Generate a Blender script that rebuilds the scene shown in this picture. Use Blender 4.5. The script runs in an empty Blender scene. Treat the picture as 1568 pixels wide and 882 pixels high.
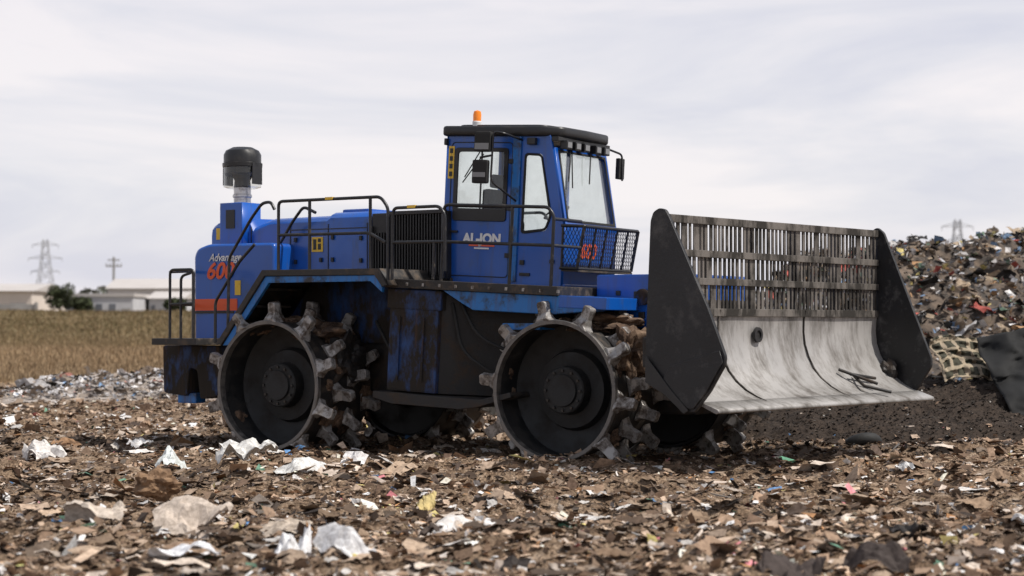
import bpy, bmesh, math, random
import numpy as np
from mathutils import Matrix, Vector
from mathutils import noise as mn
random.seed(7); rng=np.random.default_rng(7)
scene=bpy.context.scene
col=scene.collection
R_=math.radians

# ------------------------------------------------------------------ materials
def newmat(name):
    m=bpy.data.materials.new(name); m.use_nodes=True
    nt=m.node_tree; b=nt.nodes['Principled BSDF']
    return m,nt,b
def N(nt,t,**k):
    n=nt.nodes.new(t)
    for a,v in k.items(): setattr(n,a,v)
    return n
def noise(nt,scale,detail=6,rough=.6,coord='Object',stretch=None,dist=0):
    tc=N(nt,'ShaderNodeTexCoord'); n=N(nt,'ShaderNodeTexNoise')
    n.inputs['Scale'].default_value=scale; n.inputs['Detail'].default_value=detail
    n.inputs['Roughness'].default_value=rough; n.inputs['Distortion'].default_value=dist
    if stretch:
        mp=N(nt,'ShaderNodeMapping'); mp.inputs['Scale'].default_value=stretch
        nt.links.new(tc.outputs[coord],mp.inputs[0]); nt.links.new(mp.outputs[0],n.inputs['Vector'])
    else: nt.links.new(tc.outputs[coord],n.inputs['Vector'])
    return n.outputs['Fac']
def ramp(nt,src,stops):
    r=N(nt,'ShaderNodeValToRGB'); e=r.color_ramp.elements
    while len(e)<len(stops): e.new(.5)
    for i,(p,c) in enumerate(stops):
        e[i].position=p; e[i].color=(c,c,c,1) if isinstance(c,(int,float)) else (*c,1)
    nt.links.new(src,r.inputs[0]); return r.outputs[0]
def mixc(nt,f,a,b):
    m=N(nt,'ShaderNodeMix',data_type='RGBA')
    if hasattr(f,'node'): nt.links.new(f,m.inputs[0])
    else: m.inputs[0].default_value=f
    for i,x in ((6,a),(7,b)):
        if hasattr(x,'node'): nt.links.new(x,m.inputs[i])
        else: m.inputs[i].default_value=(*x,1)
    return m.outputs[2]
def bump(nt,b,src,s=.3,d=.02):
    bp=N(nt,'ShaderNodeBump'); bp.inputs['Strength'].default_value=s; bp.inputs['Distance'].default_value=d
    nt.links.new(src,bp.inputs['Height']); nt.links.new(bp.outputs[0],b.inputs['Normal'])
def worn(name,base,dirt,lo=.5,hi=.7,sc=3,rough=.45,metal=0,bs=.15,stretch=None,base2=None,coat=0,drip=None,dlo=.52,dmax=.7):
    m,nt,b=newmat(name)
    f=ramp(nt,noise(nt,sc,7,.68,stretch=stretch),[(lo,0.0),(hi,1.0)])
    c0=base
    if base2: c0=mixc(nt,ramp(nt,noise(nt,sc*.35,4,.5),[(.35,0.0),(.65,1.0)]),base,base2)
    c=mixc(nt,f,c0,dirt)
    if drip: c=mixc(nt,ramp(nt,noise(nt,5,5,.7,stretch=(1.6,1.6,.13)),[(dlo,0.0),(.80,dmax)]),c,drip)
    nt.links.new(c,b.inputs['Base Color'])
    rr=N(nt,'ShaderNodeMapRange'); rr.inputs[3].default_value=rough; rr.inputs[4].default_value=min(1,rough+.4)
    nt.links.new(f,rr.inputs[0]); nt.links.new(rr.outputs[0],b.inputs['Roughness'])
    b.inputs['Metallic'].default_value=metal
    b.inputs['Coat Weight'].default_value=coat; b.inputs['Coat Roughness'].default_value=.15
    if bs: bump(nt,b,noise(nt,sc*6,6,.6),bs,.01)
    return m
BLUE=worn('blue_paint',(.004,.095,.44),(.04,.08,.16),.55,.80,2.2,.30,0,.03,base2=(.003,.068,.34),coat=.3,drip=(.06,.06,.06),dlo=.53,dmax=.6)
BLUEL=worn('blue_paint_light',(.010,.15,.46),(.04,.05,.06),.50,.64,4,.4,0,.05,drip=(.07,.04,.025),dlo=.50,dmax=.9)
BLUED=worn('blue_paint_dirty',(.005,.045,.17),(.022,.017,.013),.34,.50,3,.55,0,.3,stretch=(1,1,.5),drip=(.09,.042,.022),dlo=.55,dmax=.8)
GRIME=worn('grimy_steel',(.012,.011,.011),(.055,.038,.026),.48,.70,4,.6,0,.4)
BLACK=worn('black_paint',(.012,.012,.013),(.035,.032,.03),.52,.75,5,.38,0,.1)
DECK=worn('deck_edge',(.022,.020,.019),(.10,.075,.055),.48,.66,7,.6,0,.3)
RAIL=worn('rail_paint',(.010,.010,.012),(.06,.05,.04),.55,.7,9,.35,0,.1)
RUB=worn('rubber',(.012,.012,.012),(.03,.028,.025),.5,.7,6,.75,0,.2)
STEELD=worn('drum_steel',(.022,.021,.021),(.085,.065,.048),.46,.68,5,.5,.25,.5)
STEELR=worn('rim_steel',(.13,.125,.12),(.24,.22,.20),.42,.62,9,.38,.7,.3)
STEELC=worn('cleat_steel',(.34,.325,.31),(.10,.08,.066),.44,.60,9,.42,.35,.4)
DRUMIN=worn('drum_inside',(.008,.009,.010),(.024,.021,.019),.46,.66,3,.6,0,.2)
PLATE=worn('blade_side_plate',(.005,.005,.006),(.085,.082,.08),.53,.70,3.2,.50,0,.3,base2=(.012,.012,.014))
BLADE=worn('blade_face_steel',(.31,.30,.29),(.11,.10,.09),.43,.65,2.4,.45,.25,.2,stretch=(1,1.4,.45),base2=(.40,.385,.37),drip=(.10,.085,.07),dlo=.52,dmax=.7)
SCREEN=worn('screen_steel',(.17,.152,.135),(.03,.026,.022),.42,.56,3,.55,.25,.3,stretch=(1,1,.4))
MUD=worn('mud_debris',(.13,.08,.05),(.05,.03,.02),.42,.6,6,.95,0,1.0,base2=(.22,.15,.10))
WHITE=worn('white_decal',(.75,.75,.75),(.4,.4,.4),.6,.8,5,.4,0,0)
ORANGE=worn('orange_decal',(.72,.10,.025),(.4,.08,.03),.6,.8,5,.4,0,0)
YELLOW=worn('yellow_sticker',(.75,.48,.04),(.3,.2,.05),.55,.8,12,.4,0,0)
SILVER=worn('silver_pipe',(.55,.55,.56),(.3,.28,.26),.5,.7,8,.3,.7,.1)
SEATM=worn('seat_fabric',(.02,.02,.022),(.04,.04,.04),.5,.7,20,.9,0,.1)
def simple(name,c,r=.5):
    m,nt,b=newmat(name); b.inputs['Base Color'].default_value=(*c,1); b.inputs['Roughness'].default_value=r
    return m
AMBER=simple('amber_lens',(.85,.22,.01),.2)
_b=AMBER.node_tree.nodes['Principled BSDF']; _b.inputs['Emission Color'].default_value=(.9,.25,.0,1); _b.inputs['Emission Strength'].default_value=.15
LENS=simple('lamp_lens',(.20,.20,.20),.15)
def glassmat(name,tint):
    m,nt,b=newmat(name); nt.nodes.remove(b)
    out=nt.nodes['Material Output']
    t=N(nt,'ShaderNodeBsdfTransparent'); t.inputs[0].default_value=(*tint,1)
    g=N(nt,'ShaderNodeBsdfGlossy'); g.inputs['Roughness'].default_value=.03
    d=N(nt,'ShaderNodeBsdfDiffuse'); d.inputs[0].default_value=(.35,.37,.36,1)
    lw=N(nt,'ShaderNodeLayerWeight'); lw.inputs[0].default_value=.5
    pw=N(nt,'ShaderNodeMath',operation='POWER'); pw.inputs[1].default_value=3.5; nt.links.new(lw.outputs['Facing'],pw.inputs[0])
    fr=N(nt,'ShaderNodeMath',operation='MULTIPLY_ADD'); fr.inputs[1].default_value=.8; fr.inputs[2].default_value=.045; nt.links.new(pw.outputs[0],fr.inputs[0])
    dm=N(nt,'ShaderNodeMixShader')
    nt.links.new(ramp(nt,noise(nt,2.5,5,.6),[(.4,.01),(.7,.07)]),dm.inputs[0])
    nt.links.new(t.outputs[0],dm.inputs[1]); nt.links.new(d.outputs[0],dm.inputs[2])
    mx=N(nt,'ShaderNodeMixShader'); nt.links.new(fr.outputs[0],mx.inputs[0])
    nt.links.new(dm.outputs[0],mx.inputs[1]); nt.links.new(g.outputs[0],mx.inputs[2])
    nt.links.new(mx.outputs[0],out.inputs[0]); return m
GLASS=glassmat('cab_glass',(.95,.97,.965)); BOWL=glassmat('clear_bowl',(.90,.90,.88))

# ------------------------------------------------------------------ helpers
def empty(name,par=None,M=None):
    e=bpy.data.objects.new(name,None); col.objects.link(e); e.empty_display_size=.2
    if par: e.parent=par
    if M is not None: e.matrix_local=M
    return e
def link(name,me,par,mat,smooth=False):
    o=bpy.data.objects.new(name,me); col.objects.link(o)
    if par: o.parent=par
    if mat: me.materials.append(mat)
    if smooth:
        for p in me.polygons: p.use_smooth=True
    return o
def bm_obj(name,bm,par,mat,smooth=False):
    me=bpy.data.meshes.new(name); bm.to_mesh(me); bm.free(); return link(name,me,par,mat,smooth)
def addbox(bm,x0,x1,y0,y1,z0,z1,bev=0,M=None):
    r=bmesh.ops.create_cube(bm,size=1)
    vs=r['verts']
    T=Matrix.Translation(((x0+x1)/2,(y0+y1)/2,(z0+z1)/2))@Matrix.Diagonal((abs(x1-x0),abs(y1-y0),abs(z1-z0),1))
    if M: T=M@T
    bmesh.ops.transform(bm,matrix=T,verts=vs)
    if bev:
        es=list({e for v in vs for e in v.link_edges})
        bmesh.ops.bevel(bm,geom=es,offset=bev,segments=2,affect='EDGES',profile=.7)
def box(par,name,x0,x1,y0,y1,z0,z1,mat,bev=.012,M=None):
    bm=bmesh.new(); addbox(bm,x0,x1,y0,y1,z0,z1,bev,M); return bm_obj(name,bm,par,mat)
def boxes(par,name,L,mat,bev=0):
    bm=bmesh.new()
    for b in L: addbox(bm,*b,bev)
    return bm_obj(name,bm,par,mat)
def roundpts(pts,r,closed,seg=5):
    if r<=0: return [Vector(p) for p in pts]
    P=[Vector(p) for p in pts]; n=len(P); out=[]
    for i in range(n):
        if not closed and i in(0,n-1): out.append(P[i]); continue
        a,b,c=P[i-1],P[i],P[(i+1)%n]
        la,lc=(a-b).length,(c-b).length
        d=min(r,la*.45,lc*.45)
        p0=b+(a-b)/la*d; p2=b+(c-b)/lc*d
        for k in range(seg+1):
            t=k/seg; out.append(p0*(1-t)**2+b*2*t*(1-t)+p2*t*t)
    return out
CURVES=[]
def XZ(y): return Matrix.Translation((0,y,0))@Matrix.Rotation(R_(90),4,'X')
def YZ(x): return Matrix(((0,0,1,x),(1,0,0,0),(0,1,0,0),(0,0,0,1)))
def XY(z): return Matrix.Translation((0,0,z))
def plate(par,name,pts,M,th,mat,holes=(),r=0,hr=.05,bev=.004):
    cu=bpy.data.curves.new(name,'CURVE'); cu.dimensions='2D'; cu.fill_mode='BOTH'
    cu.extrude=max(th/2-bev,.0005); cu.bevel_depth=bev; cu.offset=-bev; cu.bevel_resolution=1
    for pp,rr in [(pts,r)]+[(h,hr) for h in holes]:
        P=roundpts([(a,b,0) for a,b in pp],rr,True)
        s=cu.splines.new('POLY'); s.points.add(len(P)-1); s.use_cyclic_u=True
        for i,p in enumerate(P): s.points[i].co=(p.x,p.y,0,1)
    o=bpy.data.objects.new(name,cu); col.objects.link(o); cu.materials.append(mat); o.parent=par
    CURVES.append((o,M,False)); return o
def prism(par,name,pts,y0,y1,mat,**k): return plate(par,name,pts,XZ((y0+y1)/2),abs(y1-y0),mat,**k)
def tube(par,name,lines,r,mat,fil=.07):
    cu=bpy.data.curves.new(name,'CURVE'); cu.dimensions='3D'; cu.bevel_depth=r; cu.bevel_resolution=3; cu.use_fill_caps=True
    for L in lines:
        P=roundpts(L,fil,False)
        s=cu.splines.new('POLY'); s.points.add(len(P)-1)
        for i,p in enumerate(P): s.points[i].co=(*p,1)
    o=bpy.data.objects.new(name,cu); col.objects.link(o); cu.materials.append(mat); o.parent=par
    CURVES.append((o,Matrix(),True)); return o
def text(par,name,s,M,size,mat,shear=0,sx=1,off=0):
    cu=bpy.data.curves.new(name,'FONT'); cu.body=s; cu.size=size; cu.shear=shear; cu.extrude=.002; cu.offset=off
    cu.align_x='CENTER'; cu.align_y='CENTER'
    o=bpy.data.objects.new(name,cu); col.objects.link(o); cu.materials.append(mat); o.parent=par
    CURVES.append((o,M@Matrix.Diagonal((sx,1,1,1)),False)); return o
def lathe(par,name,prof,M,mat,seg=48,smooth=True):
    bm=bmesh.new(); rings=[]
    for r,h in prof:
        rings.append([bm.verts.new(M@Vector((r*math.cos(2*math.pi*i/seg),r*math.sin(2*math.pi*i/seg),h))) for i in range(seg)])
    for a,b in zip(rings,rings[1:]):
        for i in range(seg):
            j=(i+1)%seg
            bm.faces.new((a[i],a[j],b[j],b[i]))
    for rg,pr in ((rings[0],prof[0]),(rings[-1],prof[-1])):
        if 0<pr[0]<.02: bm.faces.new(rg)
    bmesh.ops.recalc_face_normals(bm,faces=bm.faces)
    o=bm_obj(name,bm,par,mat,smooth)
    if smooth: o.data.set_sharp_from_angle(angle=R_(35))
    return o

# vectorised value noise
_H=rng.random((256,256))
def vn(x,y):
    xi=np.floor(x).astype(int); yi=np.floor(y).astype(int); fx=x-xi; fy=y-yi
    fx=fx*fx*(3-2*fx); fy=fy*fy*(3-2*fy)
    a=_H[xi&255,yi&255]; b=_H[(xi+1)&255,yi&255]; c=_H[xi&255,(yi+1)&255]; d=_H[(xi+1)&255,(yi+1)&255]
    return (a*(1-fx)+b*fx)*(1-fy)+(c*(1-fx)+d*fx)*fy-.5
def fbm(x,y,s,o=4,g=.5):
    r=0;a=1
    for i in range(o):
        r=r+a*vn(x*s+17.3*i,y*s+9.1*i); s*=2.03;a*=g
    return r
def sm(a,b,x):
    t=np.clip((x-a)/(b-a),0,1); return t*t*(3-2*t)

# ------------------------------------------------------------------ the compactor
def frame(ox,oy,yaw,pitch=0):
    return Matrix.Translation((ox,oy,0))@Matrix.Rotation(-R_(yaw),4,'Z')@Matrix.Rotation(R_(pitch),4,'Y')
TOP=empty('landfill_compactor')
GR=empty('rear_frame',TOP,frame(-3.19,24.3,33))
GC=empty('cab_and_deck',TOP,frame(-.72,23.0,30,3))
GF=empty('front_frame',TOP,frame(.49,22.3,32))
GB=empty('dozer_blade',TOP,frame(1.56,20.9,40))

RW=.85
def wheel(par,name,y0,y1,cx=0,phase=0,outer=-1):
    w=empty(name,par,Matrix.Translation((cx,0,RW)))
    M=Matrix.Rotation(R_(-90),4,'X')
    L=y1-y0
    yo=y0 if outer<0 else y1; s=1 if outer<0 else -1
    def P(r,h): return (r,yo+s*h)
    lathe(w,'drum_shell',[P(RW-.004,.012),P(RW-.012,.10),P(RW-.02,.5*L),P(RW-.012,L-.1),P(RW-.004,L)],M,STEELD,72)
    lathe(w,'rim_lip',[P(RW-.05,.10),P(RW-.048,0),P(RW-.004,-.002),P(RW+.004,.006),P(RW-.002,.07)],M,STEELR,72)
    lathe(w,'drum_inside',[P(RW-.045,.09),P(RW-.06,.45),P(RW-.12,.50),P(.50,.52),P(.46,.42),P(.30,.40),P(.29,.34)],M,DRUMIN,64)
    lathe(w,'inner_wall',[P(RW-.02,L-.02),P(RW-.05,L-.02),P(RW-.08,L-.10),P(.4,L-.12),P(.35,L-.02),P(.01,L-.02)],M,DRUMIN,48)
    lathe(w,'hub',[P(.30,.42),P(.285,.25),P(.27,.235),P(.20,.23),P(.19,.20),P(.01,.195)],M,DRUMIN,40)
    bm=bmesh.new()
    for i in range(12):
        a=i*math.pi/6
        bmesh.ops.create_cone(bm,cap_ends=True,segments=6,radius1=.018,radius2=.018,depth=.03,matrix=M@Matrix.Translation((.24*math.cos(a),.24*math.sin(a),yo+s*.225)))
    bm_obj('hub_bolts',bm,w,STEELD)
    bm=bmesh.new(); rows=4; n=10
    prof=[(-.135,-.02),(-.085,.03),(-.068,.11),(-.070,.235),(-.048,.262),(.048,.262),(.070,.235),(.068,.11),(.085,.03),(.135,-.02)]
    for r in range(rows):
        yy=yo+s*(.085+(L-.19)*r/(rows-1))
        for i in range(n):
            a=phase+2*math.pi*(i+.5*(r%2)+.12*r)/n+random.uniform(-.02,.02)
            hs=random.uniform(.88,1.06)
            T=Matrix.Rotation(a,4,'Y')@Matrix.Translation((0,yy,RW))@Matrix.Rotation(R_(random.uniform(-7,7)+(14 if r%2 else -14)),4,'Z')
            vf=[];vb=[]
            for px,pz in prof:
                d=.075 if pz<.05 else (.042 if pz<.2 else .050)
                vf.append(bm.verts.new(T@Vector((px,-d,pz*hs)))); vb.append(bm.verts.new(T@Vector((px,d,pz*hs))))
            m=len(prof)
            bm.faces.new(vf); bm.faces.new(vb[::-1])
            for k in range(m): bm.faces.new((vf[k],vb[k],vb[(k+1)%m],vf[(k+1)%m]))
    bmesh.ops.recalc_face_normals(bm,faces=bm.faces)
    es=[e for e in bm.edges if e.calc_face_angle(0)>R_(25)]
    bmesh.ops.bevel(bm,geom=es,offset=.008,segments=1,affect='EDGES')
    bm_obj('cleats',bm,w,STEELC)
    # dirt packed between the cleats
    bm=bmesh.new()
    for _ in range(34):
        a=random.uniform(0,2*math.pi); yy=yo+s*random.uniform(.2,L-.08); q=random.uniform(.05,.12)
        T=Matrix.Rotation(a,4,'Y')@Matrix.Translation((0,yy,RW-.01))
        r=bmesh.ops.create_icosphere(bm,subdivisions=3,radius=1)
        sd=Vector((random.uniform(0,50),random.uniform(0,50),0))
        for v in r['verts']:
            c=v.co*(1+.55*mn.fractal(v.co*1.7+sd,1,2,4)); v.co=T@Vector((c.x*q*1.3,c.y*q*1.2,c.z*q*.6))
    bm_obj('packed_dirt',bm,w,MUD)
    return w
wheel(GF,'front_wheel_near',0,1.12,0,R_(-10))
wheel(GF,'front_wheel_far',2.95,4.07,0,R_(4),1)
wheel(GR,'rear_wheel_near',0,1.12,0,R_(2))
wheel(GR,'rear_wheel_far',2.95,4.07,0,R_(9),1)

def lump(par,name,c,rad,mat,seed=0,amp=.35,sub=4):
    bm=bmesh.new(); bmesh.ops.create_icosphere(bm,subdivisions=sub,radius=1)
    for v in bm.verts:
        n=mn.fractal(v.co*1.6+Vector((seed*7.1,seed,0)),1,2,5)
        v.co=v.co*(1+amp*n)
        v.co=Vector((v.co.x*rad[0],v.co.y*rad[1],v.co.z*rad[2]))+Vector(c)
    return bm_obj(name,bm,par,mat)
lump(GF,'mud_clump',(.30,.72,1.64),(.42,.36,.13),MUD,1,.6)
lump(GF,'mud_clump_low',(.78,.60,1.28),(.16,.40,.30),MUD,2,.6)
lump(GR,'mud_clump_rear',(.42,.66,1.52),(.32,.34,.16),MUD,3,.6)
lump(GR,'mud_clump_rear_low',(.78,.68,1.15),(.16,.34,.34),GRIME,4,.6)

# --- rear body
prism(GR,'counterweight',[(-1.90,1.38),(-1.92,2.60),(-1.86,2.70),(-1.66,2.76),(-.47,2.75),(-.47,2.30),(-.95,1.38)],.70,3.35,BLUE,r=.08,bev=.035)
prism(GR,'chassis_side',[(-1.3,.85),(-1.3,1.5),(-.5,2.25),(2.1,2.25),(2.1,.75),(-.9,.75)],1.18,2.88,GRIME,bev=.02)
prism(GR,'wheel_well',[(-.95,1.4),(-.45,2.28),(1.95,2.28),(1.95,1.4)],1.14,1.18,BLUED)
box(GR,'stripe',-1.905,-1.12,.693,.72,1.84,2.00,ORANGE,.0)
box(GR,'stripe_dark_band',-1.906,-1.18,.690,.72,1.80,1.835,BLACK,.0)  # black band along the stripe's lower edge
box(GR,'rear_face_panel',-1.93,-1.88,1.0,3.0,1.5,2.5,BLACK)
TF=[(-2.34,.70),(-2.36,1.36),(-1.30,1.36),(-1.34,.66),(-1.66,.62),(-1.72,1.02),(-1.86,1.06),(-1.90,.66)]
prism(GR,'tow_frame',TF,.55,.85,BLUED,r=.05,bev=.015)
prism(GR,'tow_frame_far',TF,3.2,3.5,BLUED,r=.05,bev=.015)
box(GR,'rear_bumper',-2.33,-1.5,.88,3.18,.95,1.34,BLUED)
box(GR,'tow_hook',-2.12,-1.78,.60,.80,.56,.70,BLUEL,.02)
box(GR,'rear_step',-2.10,-1.28,.06,3.9,1.37,1.46,DECK)
tube(GR,'rear_step_rail',[[(-1.80,.1,1.40),(-1.80,.1,2.39),(-1.37,.1,2.39),(-1.37,.1,1.40)],
  [(-1.60,.1,1.40),(-1.60,.1,2.30),(-1.43,.1,2.34)],[(-1.80,.1,1.92),(-1.37,.1,1.93)],
  [(-1.98,.75,1.40),(-1.98,.75,2.39),(-1.80,.1,2.36)],[(-1.98,.75,1.92),(-1.80,.1,1.92)]],.019,RAIL)
for y0,y1,sfx in ((.06,1.12,''),(2.93,4.0,'_far')):
    prism(GR,'fender_deck'+sfx,[(-.93,1.40),(-.14,2.36),(1.76,2.35),(1.90,2.14),(1.82,2.12),(1.70,2.27),(-.10,2.28),(-.85,1.37)],y0,y1,DECK,bev=.006)
    yy=(y0+.03,y0+.09) if not sfx else (y1-.09,y1-.03)
    prism(GR,'fender_valance'+sfx,[(-.84,1.37),(-.10,2.275),(1.70,2.265),(1.80,2.12),(1.80,2.05),(1.62,2.19),(-.05,2.19),(-.74,1.37)],*yy,BLUEL if not sfx else BLUE,bev=.004)
def hood():
    bm=bmesh.new()
    secs=[(-1.95,3.06),(-1.88,3.10),(-1.25,3.12),(-1.20,3.02),(-.9,3.11),(.10,3.12),(.16,3.16),(.80,3.16),(.85,3.13)]
    rings=[]
    for x,zt in secs:
        pr=[(1.1,2.25),(1.1,zt-.16),(1.115,zt-.08),(1.16,zt-.03),(1.24,zt),(1.95,zt+.02),(2.66,zt),(2.74,zt-.03),(2.785,zt-.08),(2.8,zt-.16),(2.8,2.25)]
        rings.append([bm.verts.new((x,y,z)) for y,z in pr])
    for a,b in zip(rings,rings[1:]):
        for i in range(len(a)-1): bm.faces.new((a[i],a[i+1],b[i+1],b[i]))
    bm.faces.new(rings[0][::-1]); bm.faces.new(rings[-1])
    bmesh.ops.recalc_face_normals(bm,faces=bm.faces)
    o=bm_obj('hood',bm,GR,BLUE,True); o.data.set_sharp_from_angle(angle=R_(30))
hood()
boxes(GR,'hood_seams',[(x-.006,x+.006,1.092,1.103,2.36,3.0) for x in(-1.22,-.52,.14,.80)]+[(-.52,.80,1.092,1.103,2.93,2.942)],BLACK)
boxes(GR,'hood_latches',[(x-.02,x+.02,1.07,1.105,z-.03,z+.03) for x,z in((-.42,2.80),(-.42,2.50),(.02,2.52),(.22,2.82),(.22,2.52),(.70,2.80),(.70,2.50))],BLACK,.006)
box(GR,'hood_scoop',.18,.62,1.35,2.5,3.15,3.21,BLUE,.03)
box(GR,'warning_sticker',-.14,.05,1.089,1.10,2.63,2.83,YELLOW,0)
boxes(GR,'sticker_print',[(-.11,-.06,1.084,1.092,2.66,2.80),(-.03,.02,1.084,1.092,2.66,2.74),(-.03,.02,1.084,1.092,2.76,2.81)],BLACK)
box(GR,'warning_sticker_rear',-1.86,-1.72,1.089,1.10,2.84,3.0,YELLOW,0)
box(GR,'warning_sticker_low',-1.16,-1.06,.69,.70,2.05,2.25,YELLOW,0)
prism(GR,'exhaust_pedestal',[(-1.68,2.6),(-1.68,3.34),(-1.27,3.34),(-1.27,2.6)],.96,1.36,BLUE,bev=.012)
box(GR,'pedestal_slot',-1.56,-1.40,.952,.965,2.98,3.24,BLACK,.0)
Mp=Matrix.Translation((-1.475,1.2,0))
lathe(GR,'intake_pipe',[(.12,3.32),(.12,3.42),(.135,3.43),(.135,3.46),(.12,3.47),(.12,3.56)],Mp,SILVER,28)
lathe(GR,'precleaner_bowl',[(.20,3.55),(.262,3.57),(.262,3.86)],Mp,BOWL,36)
lathe(GR,'precleaner_core',[(.12,3.54),(.11,3.66),(.15,3.74),(.25,3.76),(.25,3.86)],Mp,BLACK,28)
lathe(GR,'precleaner_cap',[(.255,3.84),(.278,3.85),(.28,3.90),(.262,3.91),(.262,4.02),(.23,4.08),(.14,4.125),(.01,4.135)],Mp,BLACK,40)
boxes(GR,'precleaner_clips',[(-1.75,-1.735,1.1,1.3,3.6,3.9),(-1.215,-1.20,1.1,1.3,3.6,3.9)],BLACK)
text(GR,'number_decal','600',XZ(.688)@Matrix.Translation((-1.44,2.375,0)),.31,ORANGE,.25,1.05,.008)
text(GR,'name_decal','Advantage',XZ(.688)@Matrix.Translation((-1.34,2.565,0)),.145,SILVER,.35,.95,.003)
# radiator box
box(GR,'radiator_box',.86,2.08,1.12,2.78,2.22,3.12,BLACK,.02)
boxes(GR,'radiator_slats',[(x,x+.018,1.075,1.13,2.28,3.08) for x in np.arange(1.20,2.04,.045)],BLACK)
boxes(GR,'radiator_side_slats',[(x,x+.018,1.075,1.13,2.28,2.86) for x in np.arange(.90,1.14,.045)],BLACK)
boxes(GR,'radiator_frame',[(1.15,1.18,1.06,1.13,2.24,3.08),(2.03,2.07,1.06,1.13,2.24,3.08),(1.15,2.07,1.058,1.13,3.085,3.135),(.86,.89,1.06,1.13,2.24,2.95)],RAIL,.005)
y=.1
tube(GR,'deck_rail',[[(.11,y,2.34),(.11,y,3.25),(1.77,y,3.25),(1.89,y,3.11),(1.89,y,2.2)],[(.11,y,2.81),(1.59,y,2.80),(1.85,y,2.67)],
  [(.63,y,2.34),(.63,y,3.25)],[(1.61,y,2.34),(1.61,y,3.25)],
  [(1.95,y,2.2),(1.97,y,3.10),(2.67,y,3.10),(2.76,y,3.00),(2.76,y,2.3)],[(1.96,y,2.67),(2.76,y,2.66)],[(2.58,y,2.2),(2.6,y,2.66)]],.021,RAIL)
boxes(GR,'rail_tape',[(.9,1.02,.075,.125,3.24,3.275),(2.2,2.32,.075,.125,3.09,3.125)],YELLOW)
tube(GR,'stair_rail',[[(.04,y,3.15),(-.02,y,3.25),(-.17,y,3.24),(-.36,y,3.04),(-.74,y,2.53),(-.76,y,1.55)],
  [(.04,.95,3.15),(-.17,.95,3.24),(-.36,.95,3.04),(-.74,.95,2.53),(-.76,.95,1.55)],[(-.30,y,2.70),(-.56,y,2.48),(-.98,y,1.95),(-.98,y,1.40)]],.021,RAIL)
boxes(GR,'stair_treads',[(-.92+i*.19,-.72+i*.19,.15,.9,1.42+i*.225,1.45+i*.225) for i in range(4)],DECK)
tube(GR,'deck_rail_far',[[(.11,3.95,2.34),(.11,3.95,3.25),(1.77,3.95,3.25),(1.89,3.95,3.11),(1.89,3.95,2.2)]],.021,RAIL)

# --- centre / deck
box(GC,'deck',-1.20,1.30,.08,3.55,2.06,2.17,DECK,.01)
boxes(GC,'deck_edge_bolts',[(x,x+.03,.065,.09,2.09,2.13) for x in np.arange(-1.1,1.3,.24)],STEELC,.004)
prism(GC,'deck_beam',[(-.35,2.055),(1.82,2.055),(1.80,1.90),(1.2,1.83),(.1,1.83),(-.05,1.90)],.13,.40,BLUEL,bev=.01)
box(GC,'front_deck',1.305,1.95,.12,3.5,1.92,2.065,BLUE,.01)
box(GC,'mid_column',-1.13,-.40,.14,.9,.76,2.05,BLUED,.03)
box(GC,'mid_column_top',-1.16,-.36,.12,.5,1.80,2.04,BLUED,.02)
bm=bmesh.new(); a=[];b=[]
for i in range(15):
    t=i/14; x=-.40+1.2*t; yv=.22+.5*math.sin(t*math.pi*.55)
    a.append(bm.verts.new((x,yv,.76))); b.append(bm.verts.new((x,yv,2.0)))
for i in range(14): bm.faces.new((a[i],a[i+1],b[i+1],b[i]))
bm_obj('articulation_shroud',bm,GC,GRIME,True)
box(GC,'mid_frame',-1.2,1.0,.95,2.9,.72,2.05,GRIME)
prism(GC,'belly_plate',[(-1.28,.66),(-1.28,.74),(.30,.74),(.72,.86),(.74,.80),(.25,.64),(.0,.60),(-1.0,.60)],.06,3.6,GRIME,bev=.006)
boxes(GC,'gusset_ribs',[(-.98,-.95,.11,.16,.9,1.7),(-.62,-.59,.11,.16,.9,1.7)],BLUED,.005)
tube(GC,'hydraulic_hoses',[[(-.3,.3,1.9),(-.1,.25,1.3),(.4,.35,1.0),(.9,.8,1.1)],[(-.2,.35,1.9),(.1,.28,1.5),(.6,.4,1.3),(1.0,.9,1.3)],[(-1.3,.5,1.2),(-1.5,.5,1.5),(-1.7,.7,1.6)]],.022,RUB,.2)
tube(GC,'cab_deck_rail',[[(-.36,y,2.15),(-.36,y,3.12),(1.12,y,3.12),(1.20,y,3.02),(1.20,y,2.15)],[(-.36,y,2.66),(1.20,y,2.66)],[(.62,y,2.15),(.62,y,3.12)],
  [(1.20,y,2.98),(1.20,.8,2.98)],[(1.20,y,2.66),(1.20,.8,2.66)]],.021,RAIL)
# cab shell
side=[(-.90,2.16),(-.90,4.08),(.60,4.08),(.645,3.90),(.845,2.94),(.845,2.16)]
door_w=[(-.79,3.90),(.01,3.90),(.01,2.96),(-.79,2.96)]
front_w=[(.25,3.84),(.50,3.83),(.675,3.05),(.60,2.86),(.24,2.81)]
FARW=[(-.80,3.96),(.56,3.94),(.75,3.02),(.72,2.84),(-.80,2.84)]
plate(GC,'cab_side_far',side,XZ(2.40),.05,BLUE,holes=[FARW],r=.03)
plate(GC,'far_side_glass',FARW,XZ(2.40),.006,GLASS,bev=0)
tube(GC,'far_door_post',[[(.10,2.43,2.2),(.10,2.43,4.05)]],.03,BLUE,0)
plate(GC,'cab_side',side,XZ(1.02),.05,BLUE,holes=[door_w,front_w],r=.03)
plate(GC,'door_window_frame',door_w,XZ(.992),.03,BLACK,holes=[[(-.735,3.85),(-.045,3.85),(-.045,3.12),(-.735,3.12)]],r=.05,hr=.04)
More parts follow.
